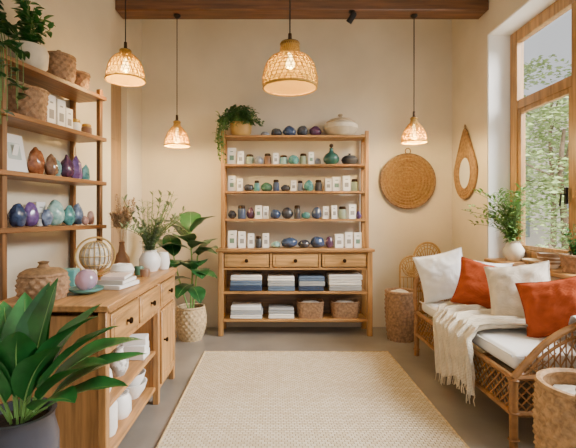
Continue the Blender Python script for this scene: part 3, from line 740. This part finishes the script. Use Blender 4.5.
for (si,z,az,el,L_,W_) in spec:
    P=cat(stems[si],10); q=min(P,key=lambda p:abs(p.z-z)); b.leaf(q,az,el,L_,W_,1.0,.12,0,1,True,.2,9,.004,.85)
mesh('leaves',b,[m_leafb,m_rib],e)

e=empty('potted_broadleaf_plant','large glossy broad leaved plant in a dark glazed pot','plant',(-.93,1.52,0))
b=MB(); b.lathe([(0,0),(.08,0),(.10,.03),(.122,.2),(.134,.38),(.134,.48),(.118,.545),(.120,.57),(.126,.58),(.11,.58),(.10,.54),(0,.53)],44); mesh('pot',b,m_pot,e)
b=MB(); b.lathe([(0,.55),(.102,.55),(.102,.54)],28); mesh('soil',b,m_soil,e)
b=MB()
spec=[(80,84,.50,.15,.35),(110,78,.48,.15,.5),(140,78,.46,.15,.6),(40,74,.48,.15,.7),(5,72,.48,.15,1.0),(-12,58,.46,.15,.9),(14,46,.48,.15,.75),(-40,76,.42,.13,.9),(-110,78,.40,.13,.8),
 (165,62,.44,.15,.8),(200,66,.42,.15,.9),(0,36,.42,.14,.6),(-5,84,.50,.15,1.1),(-65,84,.46,.13,.9),(-28,46,.38,.13,.8),(60,84,.52,.14,.3),(250,80,.42,.13,.8),(30,60,.50,.15,1.1)]
for i,(az,el,L_,W_,dr) in enumerate(spec):
    a=R(az); b.leaf((.03*math.cos(a),.03*math.sin(a),.55),az,el,L_,W_,dr,.25,0,1,True,.3,10,.005,.85,curl=.25*math.sin(i*2.1))
mesh('leaves',b,[M('glossy_leaf','2B6A30',rough=.28,var=.45,vscale=9),m_rib],e)

# ------------------------------------------------------------ daybed
D=empty('rattan_daybed','brown rattan daybed with a white seat cushion below the window','bench',(1.33,2.3,0))
W,Lb=.71,1.55
b=MB()
for z in(.40,.2):
    b.tube([(0,0,z),(0,Lb,z)],.018,8); b.tube([(W,0,z),(W,Lb,z)],.018,8)
    b.tube([(0,0,z),(W,0,z)],.018,8); b.tube([(0,Lb,z),(W,Lb,z)],.018,8)
for y in(.4,.8,1.2): b.tube([(0,y,.395),(W,y,.395)],.012,6)
mesh('seat_frame',b,m_ratt,D)
for x in(0,W):
    for y in(0,Lb):
        b=MB(); b.tube([(x,y,0),(x,y,.4)],[.022,.024],10); 
        for zz in(.06,.21,.39): b.tube([(x+.026*math.cos(2*pi*i/14),y+.026*math.sin(2*pi*i/14),zz) for i in range(14)],.005,5,0,closed=True)
        mesh('leg',b,m_ratt,D)
def lattice(b,fn,length,h,step,r=.005):
    for sg in(1,-1):
        k=-int(h/step)-2
        while k*step<length+h:
            a=k*step
            pts=[]
            for t in range(9):
                zz=h*t/8; uu=a+zz if sg>0 else a+h-zz
                if 0<=uu<=length: pts.append(fn(uu,zz,sg*.003))
            if len(pts)>1: b.tube(pts,r,4)
            k+=1
b=MB(); lattice(b,lambda u,v,o:(0+o,u,.2+v),Lb,.2,.055); mesh('lattice_apron',b,m_ratt,D)
b=MB(); lattice(b,lambda u,v,o:(u,o,.2+v),W,.2,.055); mesh('lattice_apron',b,m_ratt,D)
for y,pl in((0,[(0,.0,.4),(.05,0,.46),(.17,0,.585),(.32,0,.675),(.5,0,.725),(W,0,.76)]),(Lb,[(0,0,.4),(-.015,0,.54),(-.005,0,.68),(.06,0,.75),(.2,0,.75),(.45,0,.76),(W,0,.80)])):
    b=MB(); P=cat([(p[0],y,p[2]) for p in pl],6); b.tube(P,.020,8); P2=[Vector((p.x,p.y,max(.42,p.z-.06))) for p in P]; b.tube(P2[4:],.009,6)
    for i in range(1,22):
        x=W*i/22
        zt=max([p.z for p in P if abs(p.x-x)<.04] or [.5])
        b.tube([(x,y,.40),(x,y,zt)],.004,5)
    for i in range(0,12):
        x=W*i/12; zt=max([p.z for p in P if abs(p.x-x)<.05] or [.5]); x2=min(W,x+.12)
        b.tube([(x,y+.006,.41),(x2,y+.006,max(.42,zt-.03))],.004,4); b.tube([(x2,y-.006,.41),(x,y-.006,max(.42,zt-.05))],.004,4)
    mesh('arm',b,m_ratt,D)
b=MB(); b.tube([(W,0,.76),(W,Lb,.80)],.018,8); 
for i in range(1,22): b.tube([(W,Lb*i/22,.4),(W,Lb*i/22,.765)],.005,5)
mesh('backrest',b,m_ratt,D)
b=MB(); b.box((W/2-.0,Lb/2,.465),(W-.05,Lb-.06,.10),bev=.04,seg=4)
b.tube([(.015,.04,.508),(.015,Lb-.04,.508)],.006,6); b.tube([(.03,.03,.508),(W-.04,.03,.508)],.006,6)
mesh('seat_cushion',b,m_linw,D)
ST=.517
def pillow(name,w,h,t,mat,label,loc,rot,seed=1):
    b=MB()
    def wv(U_,V_): return .016*noise.noise(Vector((U_*2.2,V_*2.2,seed)))+.008*noise.noise(Vector((U_*6,V_*6,seed)))
    def f(sg):
        def g_(u,v):
            U_=2*u-1;V_=2*v-1
            th=t/2*max(0,(1-abs(U_)**2.4))**.5*max(0,(1-abs(V_)**2.4))**.5
            x=w/2*U_*(1-.09*(1-V_*V_)); z=h/2*V_*(1-.09*(1-U_*U_))
            return (x,sg*th+wv(U_,V_),z+h/2)
        return g_
    b.grid(f(-1),26,26); b.grid(f(1),26,26)
    pts=[]
    for k in range(80):
        q=k/20; s_=int(q); t_=q-s_
        c=[(t_*2-1,-1),(1,t_*2-1),(1-2*t_,1),(-1,1-2*t_)][s_]
        U_,V_=c; pts.append((w/2*U_*(1-.09*(1-V_*V_)),wv(U_,V_),h/2*V_*(1-.09*(1-U_*U_))+h/2))
    b.tube(pts,.005,5,0,closed=True)
    return thing(name,b,mat,label,'cushion',loc,rot,ang=80)
pillow('cushion',.42,.43,.19,m_linw,'white linen cushion leaning against the daybed arm',(1.56,3.67,ST+.03),(R(-10),R(-14),R(-16)),1)
pillow('cushion',.34,.38,.14,m_linw,'white linen cushion behind the rust one',(1.86,3.60,ST),(R(-6),R(3),R(-28)),2)
pillow('cushion',.52,.40,.18,m_rust,'rust orange linen cushion in the middle of the daybed',(1.67,3.26,ST+.03),(R(-28),R(12),R(-26)),3)
pillow('cushion',.42,.43,.19,m_linc,'cream textured linen cushion on the daybed',(1.76,2.91,ST+.03),(R(-24),R(-10),R(-34)),4)
pillow('cushion',.40,.37,.17,m_rust,'rust orange linen cushion near the daybed arm',(1.80,2.57,ST+.03),(R(-22),R(-14),R(-36)),5)
b=MB()
def throwf(off):
    def f(u,v):
        path=[(.50,.545),(.34,.545),(.12,.545),(.01,.535),(-.035,.49),(-.048,.38),(-.058,.17)]
        s=v*6; k=min(5,int(s)); t=s-k; x=path[k][0]*(1-t)+path[k+1][0]*t; z=path[k][1]*(1-t)+path[k+1][1]*t
        wd=.84-.32*v; y=.38-.05*v+wd*u+.05*math.sin(v*4)
        wv=.017*math.sin(u*27+v*3)+.009*math.sin(u*51+1+v*2)
        if v>.6: x-=abs(wv)*2+.004; 
        else: z+=abs(wv)*1.8
        return (1.33+x-off*(1 if v>.6 else 0),2.3+y,z+off*(1 if v<=.6 else 0)+(.05*math.sin(u*5) if v>.9 else 0))
    return f
b.grid(throwf(0),90,44)
b.grid(throwf(.006),90,44)
for i in range(46):
    p=Vector(throwf(.003)(i/45,1)); b.tube([p,p+Vector((random.uniform(-.008,.0),random.uniform(-.008,.008),-.03)),p+Vector((random.uniform(-.01,.0),random.uniform(-.01,.01),-.06))],.003,4)
thing('throw_blanket',b,m_throw,'cream fringed wool throw draped over the daybed seat','blanket',(0,0,0),ang=80)
b=MB()
def arm_th(u,v):
    a=(v-.5)*2; y=2.3+.038*math.sin(max(-1,min(1,a*2))*pi/2)
    z=.702+.062*u+.037-(.0 if abs(a)<.15 else (abs(a)-.15)*(.2+.05*math.sin(u*9)))
    return (1.66+.36*u,y+.008*math.sin(u*22)*abs(a),z)
b.grid(arm_th,40,24)
thing('white_throw',b,m_linw,'small white linen cloth hung over the daybed arm','blanket',(0,0,0),ang=80)

# rattan fan
b=MB()
for (cx,w,h) in((-.19,.25,.84),(.0,.30,.99),(.20,.25,.87)):
    yy=-.025 if cx else .0
    P=[(cx-w/2*math.cos(pi*i/24),yy,h-w*.55+w*.55*math.sin(pi*i/24)) for i in range(25)]
    P=[(cx-w/2,yy,.0)]+P+[(cx+w/2,yy,.0)]
    b.tube(P,.013,7)
    c=(cx,yy,h-w*.6-.08)
    for i in range(11):
        a=pi*(i+.5)/11; b.tube([c,(cx-w/2*math.cos(a),yy,h-w*.55+w*.55*math.sin(a))],.005,5)
    for k_ in(.27,.4): b.tube([(cx+w*k_*math.cos(2*pi*i/20),yy-.006,h-w*.48+w*k_*math.sin(2*pi*i/20)) for i in range(20)],.006,5,0,closed=True)
    for zz in(.15,.45,h-w*.6-.08): b.tube([(cx-w/2,yy,zz),(cx+w/2,yy,zz)],.007,6)
    for k in range(1,6): b.tube([(cx-w/2+w*k/6,yy,.15),(cx-w/2+w*k/6,yy,h-w*.6-.08)],.005,5)
thing('rattan_screen',b,m_rattl,'small scalloped pale rattan screen standing in the room corner','screen',(1.73,4.66,0))

e=empty('tall_basket','tall round brown woven basket on the floor beside the shelf unit','basket',(1.34,4.36,0))
mesh('basket_body',basket_mb(.13,.155,.50,16,11,belly=.012,rim=.016,amp=.05),m_wickr,e)
b=MB(); b.blob((0,0,.45),(.12,.12,.06),.2,5); mesh('linen_filling',b,m_linc,e)
e=empty('storage_basket','large tan woven basket with a loop handle and cream lining','basket',(1.47,1.93,0))
mesh('basket_body',basket_mb(.18,.205,.50,20,13,belly=.02,rim=.018,amp=.05),m_wick,e)
b=MB(); P=cat([(-.15,-.14,.47),(-.14,-.13,.59),(-.07,-.07,.69),(.04,.03,.70),(.13,.12,.61),(.15,.14,.47)],6); b.tube(P,.012,7)
for i in range(0,len(P)-1): b.tube([P[i]+Vector((.017*math.cos(q*pi/4),0,.017*math.sin(q*pi/4))) for q in range(8)],.003,4,0,closed=True)
mesh('handle',b,m_wickd,e)
b=MB(); b.blob((.0,.0,.42),(.165,.165,.05),.22,8); mesh('blanket_filling',b,m_linc,e)

# sill things
e=empty('window_plant','airy green plant in a beige ceramic vase on the sill','plant',(2.185,3.78,.8835))
b=MB(); b.lathe([(0,0),(.05,0),(.085,.05),(.09,.10),(.06,.15),(.05,.165),(.058,.18),(.045,.18),(.04,.15),(0,.12)],28); mesh('pot',b,m_cream,e)
b=MB(); rnd=random.Random(21)
for i in range(44):
    a=rnd.uniform(.5*pi,1.6*pi) if i%4 else rnd.uniform(-pi,pi); d=rnd.uniform(.08,.44); h=rnd.uniform(.25,.66)
    if math.cos(a)>0: d=min(d,.1)
    dy=math.sin(a)*d; dy=min(dy,.2)
    stemcurve(b,[(0,0,.15),(math.cos(a)*d*.35,dy*.35,.15+h*.55),(math.cos(a)*d,dy,.12+h*.85)],14,.11,.026,0,i,.0022,35)
mesh('leaves',b,[M('fresh_leaf','779C54',rough=.5,var=.3,vscale=12),m_stem],e)
b=MB(); b.lathe([(0,0),(.07,0),(.1,.04),(.095,.045),(0,.012)],28,fn=lambda r,a,z,j,i:(r*math.cos(a),r*math.sin(a)*1.2,z)); thing('woven_tray',b,m_wickl,'small oval woven tray on the window sill','tray',(2.2,3.48,.8835))
bowl((2.16,3.24,.8835),.19,.12,M('striped_bowl','D8C8AE',col2='8A6A4A',stretch=(1,1,12),vscale=4,rough=.7,sharp=True),None,'small brown and cream bowl on the window sill')
e=empty('potted_herb','small leafy green plant in a wicker pot on the sill','plant',(2.17,3.0,.8835))
mesh('pot',basket_mb(.065,.085,.12,12,4),m_wickr,e)
b=MB(); rnd=random.Random(31)
for i in range(18):
    a=rnd.uniform(0,2*pi); d=rnd.uniform(.03,.10); h=rnd.uniform(.08,.24)
    stemcurve(b,[(0,0,.1),(math.cos(a)*d*.4,math.sin(a)*d*.4,.12+h*.5),(math.cos(a)*d,math.sin(a)*d,.12+h)],8,.05,.025,0,i,.0018,35)
mesh('leaves',b,[m_leaf,m_stem],e)

# ------------------------------------------------------------ light
w=bpy.data.worlds.new('sky'); SC.world=w; w.use_nodes=True
bg=w.node_tree.nodes['Background']; bg.inputs[0].default_value=(.97,.98,1,1); bg.inputs[1].default_value=.85
def area(name,loc,rot,sx,sy,en,col):
    l=bpy.data.lights.new(name,'AREA'); l.shape='RECTANGLE'; l.size=sx; l.size_y=sy; l.energy=en; l.color=col
    o=bpy.data.objects.new(name,l); COL.objects.link(o); o.location=loc
    d=Vector(rot)-Vector(loc); o.rotation_euler=d.to_track_quat('-Z','Y').to_euler(); return o
area('skylight',(6.2,1.6,4.6),(1.6,2.8,1.2),4,3,2300,(.98,.985,1))
area('added_ceiling_fill',(.2,.6,3.85),(.2,.9,0),2.6,2.2,16,(1,.93,.82))  # added overhead fill to brighten the room, no fixture stands here
l=bpy.data.lights.new('sun','SUN'); l.energy=4; l.angle=.02; l.color=(1,.96,.9)
o=bpy.data.objects.new('sun',l); COL.objects.link(o); o.rotation_euler=Vector((.5,.6,-1)).to_track_quat('-Z','Y').to_euler(); o.location=(0,-3,8)

cam=bpy.data.cameras.new('camera'); cam.lens=26; cam.sensor_width=36; cam.shift_x=15/576; cam.shift_y=-9/576
co=bpy.data.objects.new('camera',cam); COL.objects.link(co); co.location=(0,0,1.3); co.rotation_euler=(pi/2,0,0); SC.camera=co
